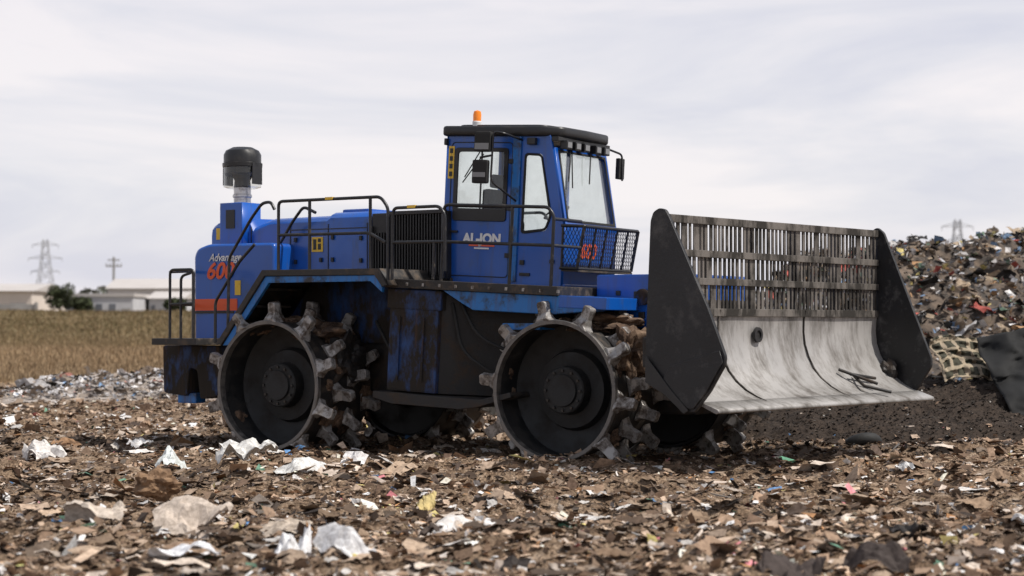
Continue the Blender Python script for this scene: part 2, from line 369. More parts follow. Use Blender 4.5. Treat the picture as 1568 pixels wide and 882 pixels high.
plate(GC,'front_window_frame',front_w,XZ(.992),.024,RUB,holes=[[(.275,3.81),(.485,3.80),(.645,3.05),(.585,2.89),(.27,2.85)]],r=.06,hr=.04)
plate(GC,'door_glass',[(-.76,3.88),(-.02,3.88),(-.02,3.0),(-.76,3.0)],XZ(1.02),.006,GLASS,bev=0)
plate(GC,'front_side_glass',[(.26,3.83),(.495,3.82),(.66,3.05),(.595,2.87),(.255,2.83)],XZ(1.02),.006,GLASS,bev=0)
tube(GC,'door_window_bar',[[(-.38,.985,3.12),(-.38,.985,3.86)],[(-.74,.985,3.14),(-.04,.985,3.14)]],.012,BLACK)
tube(GC,'door_seam',[[(-.84,.99,2.25),(-.84,.99,3.97),(.07,.99,3.97),(.07,.99,2.25),(-.84,.99,2.25)]],.006,BLACK,.06)
boxes(GC,'door_post',[(.085,.20,.965,1.0,2.2,4.05)],BLUEL,.012)
boxes(GC,'door_handle_hinges',[(-.80,-.70,.965,1.0,2.80,2.83),(.03,.10,.96,1.0,2.5,2.56),(.03,.10,.96,1.0,3.1,3.16),(.03,.10,.96,1.0,3.7,3.76),(.25,.31,.97,1.0,2.42,2.48),(.68,.74,.97,1.0,2.45,2.5),(.25,.40,.975,1.0,2.28,2.32)],BLACK,.005)
plate(GC,'cab_rear',[(1.0,2.16),(2.42,2.16),(2.42,4.08),(1.0,4.08)],YZ(-.905),.05,BLUE,holes=[[(1.08,2.85),(2.34,2.85),(2.34,3.98),(1.08,3.98)]])
plate(GC,'rear_glass',[(1.06,2.83),(2.36,2.83),(2.36,4.0),(1.06,4.0)],YZ(-.905),.006,GLASS,bev=0)
plate(GC,'cab_front_lower',[(1.0,2.16),(2.42,2.16),(2.42,2.95),(1.0,2.95)],YZ(.850),.05,BLUE)
d=Vector((-.20,0,.96)).normalized()
Mw=Matrix(((0,d.x,d.z,.850),(1,0,0,0),(0,d.z,-d.x,2.94),(0,0,0,1)))
plate(GC,'windshield_frame',[(1.0,0),(2.42,0),(2.42,.99),(1.0,.99)],Mw,.05,BLUE,holes=[[(1.07,.05),(2.37,.05),(2.35,.95),(1.09,.95)]])
plate(GC,'windshield_gasket',[(1.055,.035),(2.385,.035),(2.365,.965),(1.075,.965)],Mw@XY(.028),.012,RUB,holes=[[(1.09,.065),(2.35,.065),(2.33,.935),(1.11,.935)]])
plate(GC,'windshield',[(1.06,.04),(2.38,.04),(2.36,.96),(1.08,.96)],Mw,.006,GLASS,bev=0)
tube(GC,'wipers',[[(.70,1.35,3.93),(.74,1.30,3.75),(.78,1.20,3.50)],[(.70,1.40,3.93),(.80,1.28,3.42)],[(.71,1.9,3.93),(.79,1.75,3.5)]],.009,BLACK,.02)
tube(GC,'side_wiper',[[(-.35,.975,3.82),(-.65,.975,3.45)],[(-.4,.975,3.86),(-.62,.97,3.52)]],.008,BLACK,.02)
# roof
plate(GC,'roof_cap',[(-.98,.93),(.50,.93),(.74,1.08),(.78,1.7),(.74,2.36),(.50,2.50),(-.98,2.50)],XY(4.115),.13,BLACK,r=.08,bev=.03)
plate(GC,'roof_top',[(-.85,1.1),(.45,1.1),(.55,1.7),(.45,2.35),(-.85,2.35)],XY(4.18),.06,BLACK,r=.15,bev=.02)
box(GC,'roof_inner',-.88,.60,1.0,2.42,4.03,4.06,BLACK)
boxes(GC,'light_bar',[(.62,.72,1.0,2.42,3.99,4.05)],BLACK,.01)
YL=(1.08,1.32,1.56,1.88,2.12)
boxes(GC,'work_light_housing',[(.70,.80,v,v+.15,3.90,4.01) for v in YL]+[(.30,.42,.93,1.0,3.94,4.03),(-.94,-.90,.94,1.06,3.93,4.02)],BLACK,.015)
boxes(GC,'work_light_lens',[(.80,.806,v+.02,v+.13,3.92,3.99) for v in YL],LENS,.002)
Mb=Matrix.Translation((-.58,1.15,0))
lathe(GC,'beacon_base',[(.055,4.18),(.06,4.25),(.05,4.26)],Mb,WHITE,24)
lathe(GC,'beacon_lens',[(.052,4.255),(.055,4.34),(.045,4.385),(.01,4.40)],Mb,AMBER,24)
box(GC,'cab_sticker',-.885,-.80,.985,.992,3.50,3.92,YELLOW,0)
boxes(GC,'cab_sticker_print',[(-.865,-.82,.98,.988,3.53+k*.1,3.59+k*.1) for k in range(4)],BLACK)
text(GC,'maker_decal','AL-JON',XZ(.988)@Matrix.Translation((-.33,2.73,0)),.17,WHITE,0,1.0,.008)
box(GC,'maker_underline',-.52,-.14,.986,.992,2.635,2.655,ORANGE,0)
box(GC,'maker_swash',-.44,-.22,.986,.992,2.60,2.62,WHITE,0)
# mirrors
boxes(GC,'mirror_housing',[(-.28,-.04,.60,.68,3.82,4.08),(-.28,-.06,.58,.66,3.42,3.72)],RUB,.03)
boxes(GC,'mirror_glass',[(-.26,-.06,.592,.598,3.85,3.93),(-.26,-.08,.572,.578,3.50,3.56)],LENS,0)
tube(GC,'mirror_arm',[[(.20,1.0,4.0),(.12,.66,4.06),(-.02,.64,4.08),(-.03,.64,3.45),(.08,.75,3.35),(.16,.98,3.22)],[(-.2,.64,3.75),(-.02,.64,3.78)]],.014,RAIL,.08)
tube(GC,'mirror_arm_far',[[(.7,2.45,4.0),(.80,2.62,3.95),(.82,2.62,3.6)]],.014,RAIL,.05)
boxes(GC,'mirror_far',[(.74,.80,2.56,2.72,3.62,3.9)],RUB,.02)
# interior
box(GC,'cab_floor',-.86,.80,1.05,2.38,2.175,2.22,BLACK)
box(GC,'seat_base',-.55,.0,1.40,1.98,2.22,2.72,SEATM,.05)
box(GC,'seat_cushion',-.56,.05,1.39,1.99,2.72,2.86,SEATM,.05)
box(GC,'seat_back',-.62,-.48,1.42,1.96,2.84,3.40,SEATM,.05)
box(GC,'seat_headrest',-.60,-.50,1.56,1.82,3.42,3.60,SEATM,.04)
box(GC,'console',.45,.80,1.3,2.1,2.22,3.02,SEATM,.05)
box(GC,'side_console',-.5,.1,1.12,1.34,2.22,2.98,SEATM,.04)
lathe(GC,'steering_wheel',[(.17,-.012),(.185,0),(.17,.012),(.155,0),(.17,-.012)],Matrix.Translation((.36,1.69,3.12))@Matrix.Rotation(R_(-30),4,'Y'),BLACK,28)
tube(GC,'steering_column',[[(.36,1.69,3.12),(.5,1.69,2.9)]],.025,BLACK,0)
# guard basket in front of cab
def basket():
    F=lambda yv,z:(1.10+.08*(z-2.39)/.54, yv, z)
    tube(GC,'basket_frame',[[(.86,.93,2.93),(1.18,.93,2.93),(1.18,2.44,2.93),(.86,2.44,2.93)],[(.86,.93,2.40),(1.10,.93,2.40),(1.10,2.44,2.40),(.86,2.44,2.40)],
      [(1.10,.93,2.40),(1.18,.93,2.93)],[(1.10,2.44,2.40),(1.18,2.44,2.93)]],.022,RAIL,.03)
    tube(GC,'basket_bars',[[F(v,2.40),F(v,2.93)] for v in(1.25,1.55,1.85,2.15)]+[[(.88,.93,2.40),(.88,.93,2.93)]],.015,RAIL,0)
    L=[]
    def clip(p,q,lo,hi):
        t0,t1=0.,1.
        for lim,sg in((lo,1),(hi,-1)):
            fa=sg*(p-lim); fb=sg*(q-lim)
            if fa<=0 and fb<=0: return None
            if fa<0:t0=max(t0,fa/(fa-fb))
            elif fb<0:t1=min(t1,fa/(fa-fb))
        return (t0,t1) if t1-t0>.02 else None
    for i in range(-14,64):
        for sgn in(1,-1):
            p=.93+i*.05; q=p+sgn*.27; c=clip(p,q,.93,2.44)
            if c: L.append([F(p+(q-p)*t,2.4+.53*t) for t in c])
    for i in range(-5,10):
        for sgn in(1,-1):
            p=.88+i*.05; q=p+sgn*.27; c=clip(p,q,.88,1.13)
            if c: L.append([(p+(q-p)*t,.93,2.4+.53*t) for t in c])
    o=tube(GC,'basket_mesh',L,.0045,RAIL,0); o.data.bevel_resolution=0
    box(GC,'basket_floor',.88,1.12,.93,2.44,2.36,2.385,DECK,0)
basket()
text(GC,'front_number_decal','600',Matrix.Translation((.885,1.62,2.62))@YZ(0),.26,ORANGE,.2,1.1,.008)
box(GC,'cab_riser',-.89,.9,1.0,2.45,2.165,2.20,BLUE,.01)

# --- front frame
box(GF,'front_chassis',-1.0,1.3,1.2,2.9,.55,1.95,GRIME,.03)
box(GF,'front_body',.02,1.25,1.02,3.0,1.60,2.26,BLUE,.03)
boxes(GF,'front_body_fittings',[(.55,.62,1.0,1.03,1.95,2.05),(.30,.36,1.0,1.03,2.0,2.06),(.62,.70,.99,1.03,1.72,1.80)],BLACK,.01)
lathe(GF,'front_body_boss',[(.10,0),(.10,.05),(.07,.06),(.01,.06)],Matrix.Translation((.68,1.03,1.98))@Matrix.Rotation(R_(90),4,'X'),BLUED,24)
box(GF,'front_fender_cap',-.78,-.25,.10,.80,1.58,1.66,BLUEL,.015)
box(GF,'front_fender_web',-.80,.0,.85,1.05,1.5,2.0,BLUED,.015)
boxes(GF,'push_arms',[(.9,1.95,v,v+.25,.75,1.25) for v in(1.25,2.55)],GRIME,.03)
tube(GF,'blade_cylinders',[[(.9,1.5,1.95),(1.75,1.5,1.25)],[(.9,2.5,1.95),(1.75,2.5,1.25)]],.07,BLACK,0)

# --- blade
W=5.0
near_poly=[(.03,2.80),(.07,2.90),(.15,2.94),(.23,2.92),(.28,2.84),(.79,1.83),(1.02,1.30),(1.01,1.20),(.82,.91),(.62,.68),(.52,.68),(.33,.88),(-.04,1.27),(-.03,1.6)]
far_poly=[(-.02,2.80),(.0,2.90),(.07,2.93),(.16,2.86),(.84,1.22),(.84,1.10),(.68,.86),(.56,.70),(.40,.80),(-.04,1.25)]
prism(GB,'side_plate_near',near_poly,-.06,-.01,PLATE,r=.03,bev=.006)
prism(GB,'side_plate_far',far_poly,W+.01,W+.06,PLATE,r=.03,bev=.006)
prism(GB,'side_plate_wear_strip',[(.30,1.18),(.96,1.36),(1.0,1.24),(.80,.92),(.62,.72),(.54,.72),(.35,.90),(.22,1.04)],-.085,-.062,PLATE,bev=.004)
prism(GB,'side_plate_heel',[(-.02,1.0),(-.02,1.3),(.33,.92),(.56,.70),(.50,.66),(.25,.86)],-.095,-.087,BLACK,bev=.003)
bm=bmesh.new()
addbox(bm,.03,.09,0,W,2.80,2.89,.008); addbox(bm,.025,.095,0,W,2.42,2.50,.006); addbox(bm,.025,.095,0,W,2.10,2.18,.006)
addbox(bm,.03,.09,0,W,1.74,1.83,.006)
for (z0,z1) in ((2.495,2.805),(2.175,2.425),(1.825,2.105)):
    yv=.02
    while yv<W-.05:
        wv=random.choice([.035,.04,.045,.05,.055]); gap=random.choice([.04,.045,.05,.055])
        if random.random()<.14: wv=.11
        addbox(bm,.05+random.uniform(-.003,.003),.066,yv,min(yv+wv,W),z0,z1)
        yv+=wv+gap
bm_obj('trash_screen',bm,GB,SCREEN)
boxes(GB,'screen_posts',[(-.06,.03,v,v+.06,1.8,2.86) for v in(1.0,2.0,3.0,4.0)],GRIME)
pr=[(.08,1.82),(.055,1.70),(.05,1.55),(.07,1.40),(.12,1.25),(.20,1.10),(.31,.98),(.44,.88),(.58,.81),(.70,.765)]
bm=bmesh.new(); ny=60
back=[(x-.05-.02*i/9,z-.03) for i,(x,z) in enumerate(pr)]
for prof in (pr,back):
    rows=[]
    for j in range(ny+1):
        yv=W*j/ny
        rows.append([bm.verts.new((x+.008*math.sin(yv*4.1+k)*min(1,k/3),yv,z)) for k,(x,z) in enumerate(prof)])
    for a,b in zip(rows,rows[1:]):
        for k in range(len(a)-1): bm.faces.new((a[k],a[k+1],b[k+1],b[k]))
bmesh.ops.recalc_face_normals(bm,faces=bm.faces)
bm_obj('moldboard',bm,GB,BLADE,True)
prism(GB,'cutting_edge',[(.66,.75),(.66,.79),(.88,.715),(.90,.68),(.86,.665)],.0,W,BLADE,bev=.004)
tube(GB,'moldboard_welds',[[(x+.012,v,z) for x,z in pr] for v in(1.25,3.15)],.012,SCREEN,0)
lathe(GB,'tow_eye',[(.05,0),(.055,.03),(.09,.03),(.095,0)],Matrix.Translation((.08,2.05,1.52))@Matrix.Rotation(R_(90),4,'Y'),BLACK,24)
lathe(GB,'tow_eye_hole',[(.052,.012),(.01,.012)],Matrix.Translation((.08,2.05,1.52))@Matrix.Rotation(R_(90),4,'Y'),GRIME,24)
tube(GB,'stuck_rod',[[(.34,3.9,1.0),(.60,3.7,.88),(.84,3.95,.80)],[(.3,3.6,1.08),(.62,4.0,.90)],[(.38,3.75,1.02),(.45,4.25,.96)]],.02,GRIME,.02)
lump(GB,'packed_soil',(.10,.15,1.25),(.12,.16,.32),GRIME,5,.5,3)
lump(GB,'packed_soil_far',(.26,4.9,1.0),(.12,.10,.18),GRIME,6,.5,3)
boxes(GB,'blade_back_ribs',[(-.30,.02,v,v+.05,.95,1.8) for v in(.6,1.5,2.4,3.4,4.3)],GRIME)
box(GB,'blade_back_beam',-.35,.0,.3,W-.3,1.15,1.5,GRIME,.03)

# bake curves to meshes
bpy.context.view_layer.update()
dg=bpy.context.evaluated_depsgraph_get()
for o,M,sm_ in CURVES:
    me=bpy.data.meshes.new_from_object(o.evaluated_get(dg)); me.transform(M)
    mats=[m for m in o.data.materials]; nm=o.name; par=o.parent
    bpy.data.objects.remove(o)
    n=bpy.data.objects.new(nm,me); col.objects.link(n); n.parent=par
    if not me.materials:
        for m in mats: me.materials.append(m)
    if sm_:
        for p in me.polygons: p.use_smooth=True
        me.set_sharp_from_angle(angle=R_(50))

# ------------------------------------------------------------------ terrain & litter
def soilmound(x,y):
    return .82*np.exp(-(((x-7.1)/3.9)**4+((y-28.8)/2.2)**2))*(1+.40*fbm(x,y,.9,3))
def gz(x,y):
    near=1-sm(38,60,y)
    z=near*(-.05+.10*fbm(x,y,.35,3)+.17*fbm(x+40,y*1.3,1.5,4,.6)+.06*vn(x*9,y*9)+.03*vn(x*21,y*21))
    z=z+soilmound(x,y)
    z=z+3.1*sm(58,200,y)+sm(60,90,y)*.25*fbm(x,y,.06,3)
    z=z-2.0*sm(260,600,y)
    return z
def np_mesh(name,V,F,mat,colors=None,smooth=False,par=None):
    me=bpy.data.meshes.new(name); k=F.shape[1]
    me.vertices.add(len(V)); me.vertices.foreach_set('co',V.astype(np.float32).ravel())
    me.loops.add(F.size); me.loops.foreach_set('vertex_index',F.astype(np.int32).ravel())
    me.polygons.add(len(F)); me.polygons.foreach_set('loop_start',np.arange(0,F.size,k,dtype=np.int32))
    me.polygons.foreach_set('loop_total',np.full(len(F),k,dtype=np.int32))
    me.polygons.foreach_set('use_smooth',np.full(len(F),smooth))
    if colors is not None:
        a=me.color_attributes.new('Col','FLOAT_COLOR','POINT')
        a.data.foreach_set('color',np.concatenate([colors,np.ones((len(colors),1))],1).astype(np.float32).ravel())
    me.update(calc_edges=True); me.validate()
    return link(name,me,par,mat)
def grid_mesh(name,xs,ys,zf,mat,smooth=True):
    X,Y=np.meshgrid(xs,ys); Z=zf(X,Y)
    nx,ny=len(xs),len(ys)
    V=np.stack([X,Y,Z],-1).reshape(-1,3)
    i=np.arange(nx-1)[None,:]+nx*np.arange(ny-1)[:,None]; i=i.ravel()
    F=np.stack([i,i+1,i+1+nx,i+nx],1)
    return np_mesh(name,V,F,mat,smooth=smooth)
def ground_mat():
    m,nt,b=newmat('ground_soil')
    tc=N(nt,'ShaderNodeTexCoord'); sp=N(nt,'ShaderNodeSeparateXYZ'); nt.links.new(tc.outputs['Object'],sp.inputs[0])
    c=ramp(nt,noise(nt,5,7,.75),[(.30,(.05,.033,.022)),(.43,(.15,.10,.066)),(.54,(.29,.21,.145)),(.70,(.50,.40,.31))])
    c2=ramp(nt,noise(nt,40,5,.7),[(.35,(.35,.35,.35)),(.65,(1.2,1.15,1.1))])
    mm=N(nt,'ShaderNodeMix',data_type='RGBA',blend_type='MULTIPLY'); mm.inputs[0].default_value=1
    nt.links.new(c,mm.inputs[6]); nt.links.new(c2,mm.inputs[7])
    v=N(nt,'ShaderNodeVectorMath',operation='SUBTRACT'); v.inputs[1].default_value=(7.2,28.0,0); nt.links.new(tc.outputs['Object'],v.inputs[0])
    v2=N(nt,'ShaderNodeVectorMath',operation='MULTIPLY'); v2.inputs[1].default_value=(.245,.33,0); nt.links.new(v.outputs[0],v2.inputs[0])
    ln=N(nt,'ShaderNodeVectorMath',operation='LENGTH'); nt.links.new(v2.outputs[0],ln.inputs[0])
    ad=N(nt,'ShaderNodeMath',operation='ADD'); nt.links.new(ln.outputs['Value'],ad.inputs[0]); nz=noise(nt,1.2,6,.6)
    ml=N(nt,'ShaderNodeMath',operation='MULTIPLY'); ml.inputs[1].default_value=.5; nt.links.new(nz,ml.inputs[0]); nt.links.new(ml.outputs[0],ad.inputs[1])
    mr=N(nt,'ShaderNodeMapRange'); mr.inputs[1].default_value=1.25; mr.inputs[2].default_value=1.42; mr.inputs[3].default_value=1; mr.inputs[4].default_value=0
    nt.links.new(ad.outputs[0],mr.inputs[0])
    dk=ramp(nt,noise(nt,14,7,.7),[(.35,(.020,.015,.012)),(.7,(.075,.055,.042))])
    c3=mixc(nt,mr.outputs[0],mm.outputs[2],dk)
    gy=N(nt,'ShaderNodeMapRange'); gy.inputs[1].default_value=50; gy.inputs[2].default_value=56; nt.links.new(sp.outputs['Y'],gy.inputs[0])
    gf=N(nt,'ShaderNodeMapRange'); gf.inputs[1].default_value=86; gf.inputs[2].default_value=122; nt.links.new(sp.outputs['Y'],gf.inputs[0])
    tan=ramp(nt,noise(nt,.25,6,.65),[(.3,(.25,.17,.10)),(.7,(.40,.29,.17))])
    grn=ramp(nt,noise(nt,.15,6,.65),[(.3,(.11,.082,.04)),(.7,(.22,.165,.085))])
    c4=mixc(nt,gf.outputs[0],tan,grn)
    c5=mixc(nt,gy.outputs[0],c3,c4)
    nt.links.new(c5,b.inputs['Base Color']); b.inputs['Roughness'].default_value=.95; b.inputs['Specular IOR Level'].default_value=.2
    bump(nt,b,noise(nt,30,5,.75),.9,.03)
    return m
GM=ground_mat()
xs=np.concatenate([-np.geomspace(1500,15,40),np.arange(-14.9,14.9,.085),np.geomspace(15,1500,40)])
ys=np.concatenate([np.array([-200,-60,-20,0,5,8]),np.arange(9,16,.06),np.arange(16,34,.09),np.geomspace(34,70,90),np.geomspace(72,3500,90)])
grid_mesh('ground',xs,ys,gz,GM)

def colmat(name,rough=.8,bs=.4):
    m,nt,b=newmat(name)
    at=N(nt,'ShaderNodeAttribute',attribute_name='Col')
    mm=N(nt,'ShaderNodeMix',data_type='RGBA',blend_type='MULTIPLY'); mm.inputs[0].default_value=1
    nt.links.new(at.outputs['Color'],mm.inputs[6]); nt.links.new(ramp(nt,noise(nt,22,5,.7),[(.3,(.5,.48,.46)),(.6,(1,1,1))]),mm.inputs[7])
    nt.links.new(mm.outputs[2],b.inputs['Base Color']); b.inputs['Roughness'].default_value=rough
    b.inputs['Specular IOR Level'].default_value=.3
    if bs: bump(nt,b,noise(nt,60,4,.6),bs,.01)
    return m
CM=colmat('litter')
def palette(n,entries):
    w=np.array([e[0] for e in entries],float); w/=w.sum()
    idx=rng.choice(len(entries),n,p=w); c=np.array([e[1] for e in entries])[idx]
    return np.clip(c*rng.uniform(.65,1.25,(n,1)),0,.85)
PG=[(30,(.30,.205,.14)),(26,(.16,.105,.07)),(20,(.44,.33,.245)),(11,(.055,.038,.028)),(11,(.60,.50,.42)),(5,(.76,.72,.69)),(1.2,(.42,.22,.10)),(.5,(.10,.22,.42)),(.5,(.14,.28,.2)),(.5,(.55,.2,.22)),(.5,(.6,.5,.2))]
PH=[(22,(.025,.023,.022)),(20,(.66,.64,.63)),(11,(.36,.28,.20)),(12,(.16,.12,.09)),(5,(.42,.25,.13)),(6,(.16,.24,.36)),(3,(.42,.10,.08)),(3,(.2,.3,.22)),(2,(.6,.5,.2)),(9,(.42,.42,.44))]
PW=[(26,(.70,.68,.68)),(14,(.35,.29,.24)),(12,(.16,.12,.09)),(3,(.2,.32,.5)),(2,(.55,.25,.2)),(8,(.05,.045,.04)),(8,(.5,.48,.48))]
def patch(x,y,C):
    f=np.clip(1.0+1.6*fbm(x+7,y*1.6,.8,4,.6),.34,1.5)[:,None]
    return np.clip(C*f,0,.82)
def basis(n,tilt):
    th=rng.uniform(0,2*np.pi,n); ph=rng.uniform(0,2*np.pi,n); t=np.abs(rng.normal(0,tilt,n))
    nx=np.stack([np.sin(t)*np.cos(ph),np.sin(t)*np.sin(ph),np.cos(t)],1)
    a=np.stack([np.cos(th),np.sin(th),np.zeros(n)],1)
    a=a-nx*np.sum(a*nx,1,keepdims=True); a/=np.linalg.norm(a,axis=1,keepdims=True)+1e-9
    return a,np.cross(nx,a),nx
def chips(P,S,C,tilt=.5,asp=(.25,1)):
    n=len(P); a,b,c=basis(n,tilt); A=rng.uniform(*asp,n)
    uv=np.array([[-1,-1],[1,-1],[1,1],[-1,1]])[None]*rng.uniform(.45,1.1,(n,4,2))
    h=rng.uniform(-.3,.45,(n,4))
    V=P[:,None]+S[:,None,None]*(uv[...,:1]*a[:,None]+uv[...,1:]*A[:,None,None]*b[:,None]+h[...,None]*A[:,None,None]*c[:,None])
    base=(np.arange(n)*4)[:,None]
    F=np.concatenate([base+np.array([[0,1,2]]),base+np.array([[0,2,3]])],0)
    return V.reshape(-1,3),F,np.repeat(C,4,0)
def sheets(P,S,C,k=7,tilt=.35,asp=(.35,1),rough=.35):
    n=len(P); a,b,c=basis(n,tilt); A=rng.uniform(*asp,n)
    g=np.linspace(-1,1,k); U,Vv=np.meshgrid(g,g); U=U.ravel();Vv=Vv.ravel()
    jt=.9/k/2; u=U[None]+rng.normal(0,jt,(n,k*k)); v=Vv[None]+rng.normal(0,jt,(n,k*k))
    rad=np.sqrt(U**2+Vv**2); u=u*(1-.12*rad**2); v=v*(1-.12*rad**2)
    ox=rng.uniform(0,200,(n,1)); f=rng.uniform(.9,2.0,(n,1))
    edge=1+.45*fbm(U[None]*.9+ox*3,Vv[None]*.9+ox,1.2,2)
    u=u*edge; v=v*edge
    h=rough*(1.25*fbm(u*f+ox,v*f+ox*1.7,.8,3,.55)+rng.normal(0,.03,(n,k*k)))+.22*rough*(1-rad)[None]
    V=P[:,None]+S[:,None,None]*(u[...,None]*a[:,None]+(v*A[:,None])[...,None]*b[:,None]+h[...,None]*c[:,None])
    i=(np.arange(k-1)[None]+k*np.arange(k-1)[:,None]).ravel()
    q=np.concatenate([np.stack([i,i+1,i+1+k],1),np.stack([i,i+1+k,i+k],1)],0)
    F=(np.arange(n)*k*k)[:,None,None]+q[None]
    return V.reshape(-1,3),F.reshape(-1,3),np.repeat(C,k*k,0)
def merge(L):
    Vs=[];Fs=[];Cs=[];o=0
    for V,F,C in L: Vs.append(V);Fs.append(F+o);Cs.append(C);o+=len(V)
    return np.concatenate(Vs),np.concatenate(Fs),np.concatenate(Cs)
def wedge(n,y0,y1,k=.36,m=1.5):
    y=y0*(y1/y0)**rng.random(n); x=rng.uniform(-1,1,n)*(k*y+m); return x,y
L=[]
n=230000; x,y=wedge(n,9.5,50); keep=(soilmound(x,y)<.10)|(rng.random(n)<.04); x=x[keep];y=y[keep];n=len(x)
S=np.clip(rng.lognormal(-3.95,.62,n),.006,.12)*(1+.015*(y-10))
L.append(chips(np.stack([x,y,gz(x,y)+S*.3],1),S,patch(x,y,palette(n,PG)),.6,(.14,.9)))
n=45000; x,y=wedge(n,24,56)
keep=(soilmound(x,y)<.10)|(rng.random(n)<.02); x=x[keep];y=y[keep];n=len(x)
S=rng.uniform(.02,.06,n); L.append(chips(np.stack([x,y,gz(x,y)+S*.2],1),S,patch(x,y,palette(n,PG)),.5))
n=26000; x,y=rng.uniform(3,12.5,n),rng.uniform(25.0,31.5,n); k=(soilmound(x,y)>.10); x=x[k];y=y[k];n=len(x)
S=rng.uniform(.006,.028,n); L.append(chips(np.stack([x,y,gz(x,y)+S*.3],1),S,palette(n,[(5,(.024,.018,.014)),(4,(.055,.042,.032)),(1,(.11,.085,.065)),(.12,(.5,.48,.45))]),.8,(.4,1)))
n=2200; x,y=wedge(n,10,40); k=soilmound(x,y)<.05; x=x[k];y=y[k];n=len(x); S=np.clip(rng.lognormal(-2.3,.45,n),.05,.4)
L.append(sheets(np.stack([x,y,gz(x,y)+.02+S*.05],1),S,palette(n,[(8,(.62,.53,.45)),(9,(.44,.33,.24)),(6,(.28,.19,.125)),(5,(.72,.69,.66)),(3,(.10,.07,.05))]),k=8,tilt=.22,asp=(.2,.7),rough=.25))
n=2000; x,y=wedge(n,10,50); keep=soilmound(x,y)<.06; x=x[keep];y=y[keep];n=len(x)
S=np.clip(rng.lognormal(-2.85,.5,n),.02,.26)
PS=[(11,(.76,.74,.73)),(8,(.55,.46,.38)),(11,(.30,.21,.14)),(10,(.16,.11,.075)),(5,(.05,.04,.035)),(.8,(.15,.28,.5)),(.7,(.6,.3,.35)),(.6,(.5,.42,.15)),(.5,(.12,.3,.2))]
L.append(sheets(np.stack([x,y,gz(x,y)+S*.15],1),S,palette(n,PS)))
big=[(-2.25,13.0,.26,(.76,.77,.80),.8),(-1.55,13.2,.30,(.78,.78,.79),.5),(-1.15,12.95,.24,(.75,.75,.76),.5),(-3.9,21.4,.36,(.68,.72,.71),.35),(-3.0,21.0,.44,(.73,.72,.69),.3),(-2.4,21.2,.32,(.72,.72,.70),.3),
 (-5.9,23.5,.36,(.70,.67,.64),.3),(-5.0,25.2,.18,(.74,.73,.73),.7),(-5.4,25.6,.14,(.6,.55,.5),.7),(1.85,12.5,.30,(.06,.045,.04),.4),(2.5,12.7,.24,(.07,.055,.05),.4),(3.0,14.2,.2,(.04,.035,.033),.6),
 (-6.2,26.,.3,(.34,.20,.11),.5),(-3.3,14.8,.3,(.60,.52,.44),.25),(-2.6,15.3,.34,(.56,.48,.41),.25),(-1.8,14.6,.28,(.52,.44,.36),.3),(-.8,17.6,.22,(.55,.44,.2),.3),(4.2,15.2,.16,(.74,.73,.72),.6),(4.4,21.0,.12,(.7,.7,.7),.8),(-.6,14.0,.12,(.08,.06,.05),.9),(3.7,14.9,.14,(.72,.71,.70),.5),(5.6,17.2,.12,(.05,.045,.04),.6)]
B=np.array([b[:3] for b in big]); P=np.stack([B[:,0],B[:,1],gz(B[:,0],B[:,1])+.09],1)
L.append(sheets(P,B[:,2],np.array([b[3] for b in big]),k=14,tilt=.12,asp=(.4,.7),rough=.6))
V,F,C=merge(L); np_mesh('ground_litter',V,F,CM,C)
lump(None,'rock',(-3.36,17.7,.12),(.19,.16,.13),worn('rock_brown',(.26,.16,.09),(.12,.07,.04),.4,.6,6,.9,0,.6),9,.5)

def heap(name,hf,x0,x1,y0,y1,step,nchip,srange,pal,nsheet,ssr,basec,base2):
    xs=np.arange(x0,x1,step); ys=np.arange(y0,y1,step)
    m=worn(name+'_base',basec,base2,.42,.6,3,.95,0,1.0)
    base=grid_mesh(name,xs,ys,lambda X,Y: hf(X,Y)-.05,m,False)
    L=[]
    def samp(n):
        x=rng.uniform(x0,x1,n*3);y=rng.uniform(y0,y1,n*3);h=hf(x,y);k=h>.05
        return x[k][:n],y[k][:n],h[k][:n]
    x,y,h=samp(nchip); S=rng.uniform(*srange,len(x))*rng.uniform(.5,1,len(x))
    L.append(chips(np.stack([x,y,h+S*.3],1),S,palette(len(x),pal),.9,(.3,1)))
    x,y,h=samp(nsheet); S=rng.uniform(*ssr,len(x))
    L.append(sheets(np.stack([x,y,h+S*.3],1),S,palette(len(x),pal),6,.8,(.4,1),.5))
    V,F,C=merge(L); np_mesh(name+'_rubbish',V,F,CM,C,par=base); return base
def h_right(x,y):
    prof=sm(33.5,41.5,y-.8*fbm(x,y,.25,2)*2)*(1-sm(52,66,y))
    side=sm(5.2,8.2,x+.9*vn(y*.3,x*.1))
    top=3.35-.10*sm(8,14,x)
    return prof*side*(top+.55*fbm(x,y,.45,3))+prof*side*(.45*fbm(x,y,1.6,4,.6))-.15*(1-prof*side)
heap('rubbish_heap',h_right,3.5,34,31,67,.16,75000,(.04,.15),PH,3600,(.08,.30),(.05,.042,.036),(.16,.12,.09))
def h_left(x,y):
    e=np.exp(-(((y-45-.15*(x+10))/3.2)**2))
    s=sm(-13,-10.5,x)*(1-sm(3,7,x))*.85
    return e*s*(.75+.5*fbm(x,y,.5,3)+.25*fbm(x,y,1.9,3))*sm(-14,-9,x+1)-.12
heap('litter_ridge',h_left,-19,9,37,54,.16,16000,(.03,.10),PW,800,(.06,.22),(.20,.16,.13),(.40,.36,.33))
def h_mid(x,y): return .55*np.exp(-((x/3.5)**2+((y-30.5)/1.6)**2))*(1+.6*fbm(x,y,1.1,3))-.06
heap('soil_pile',h_mid,-8,6,27,35,.14,9000,(.03,.10),PG,300,(.08,.2),(.10,.07,.045),(.22,.15,.10))

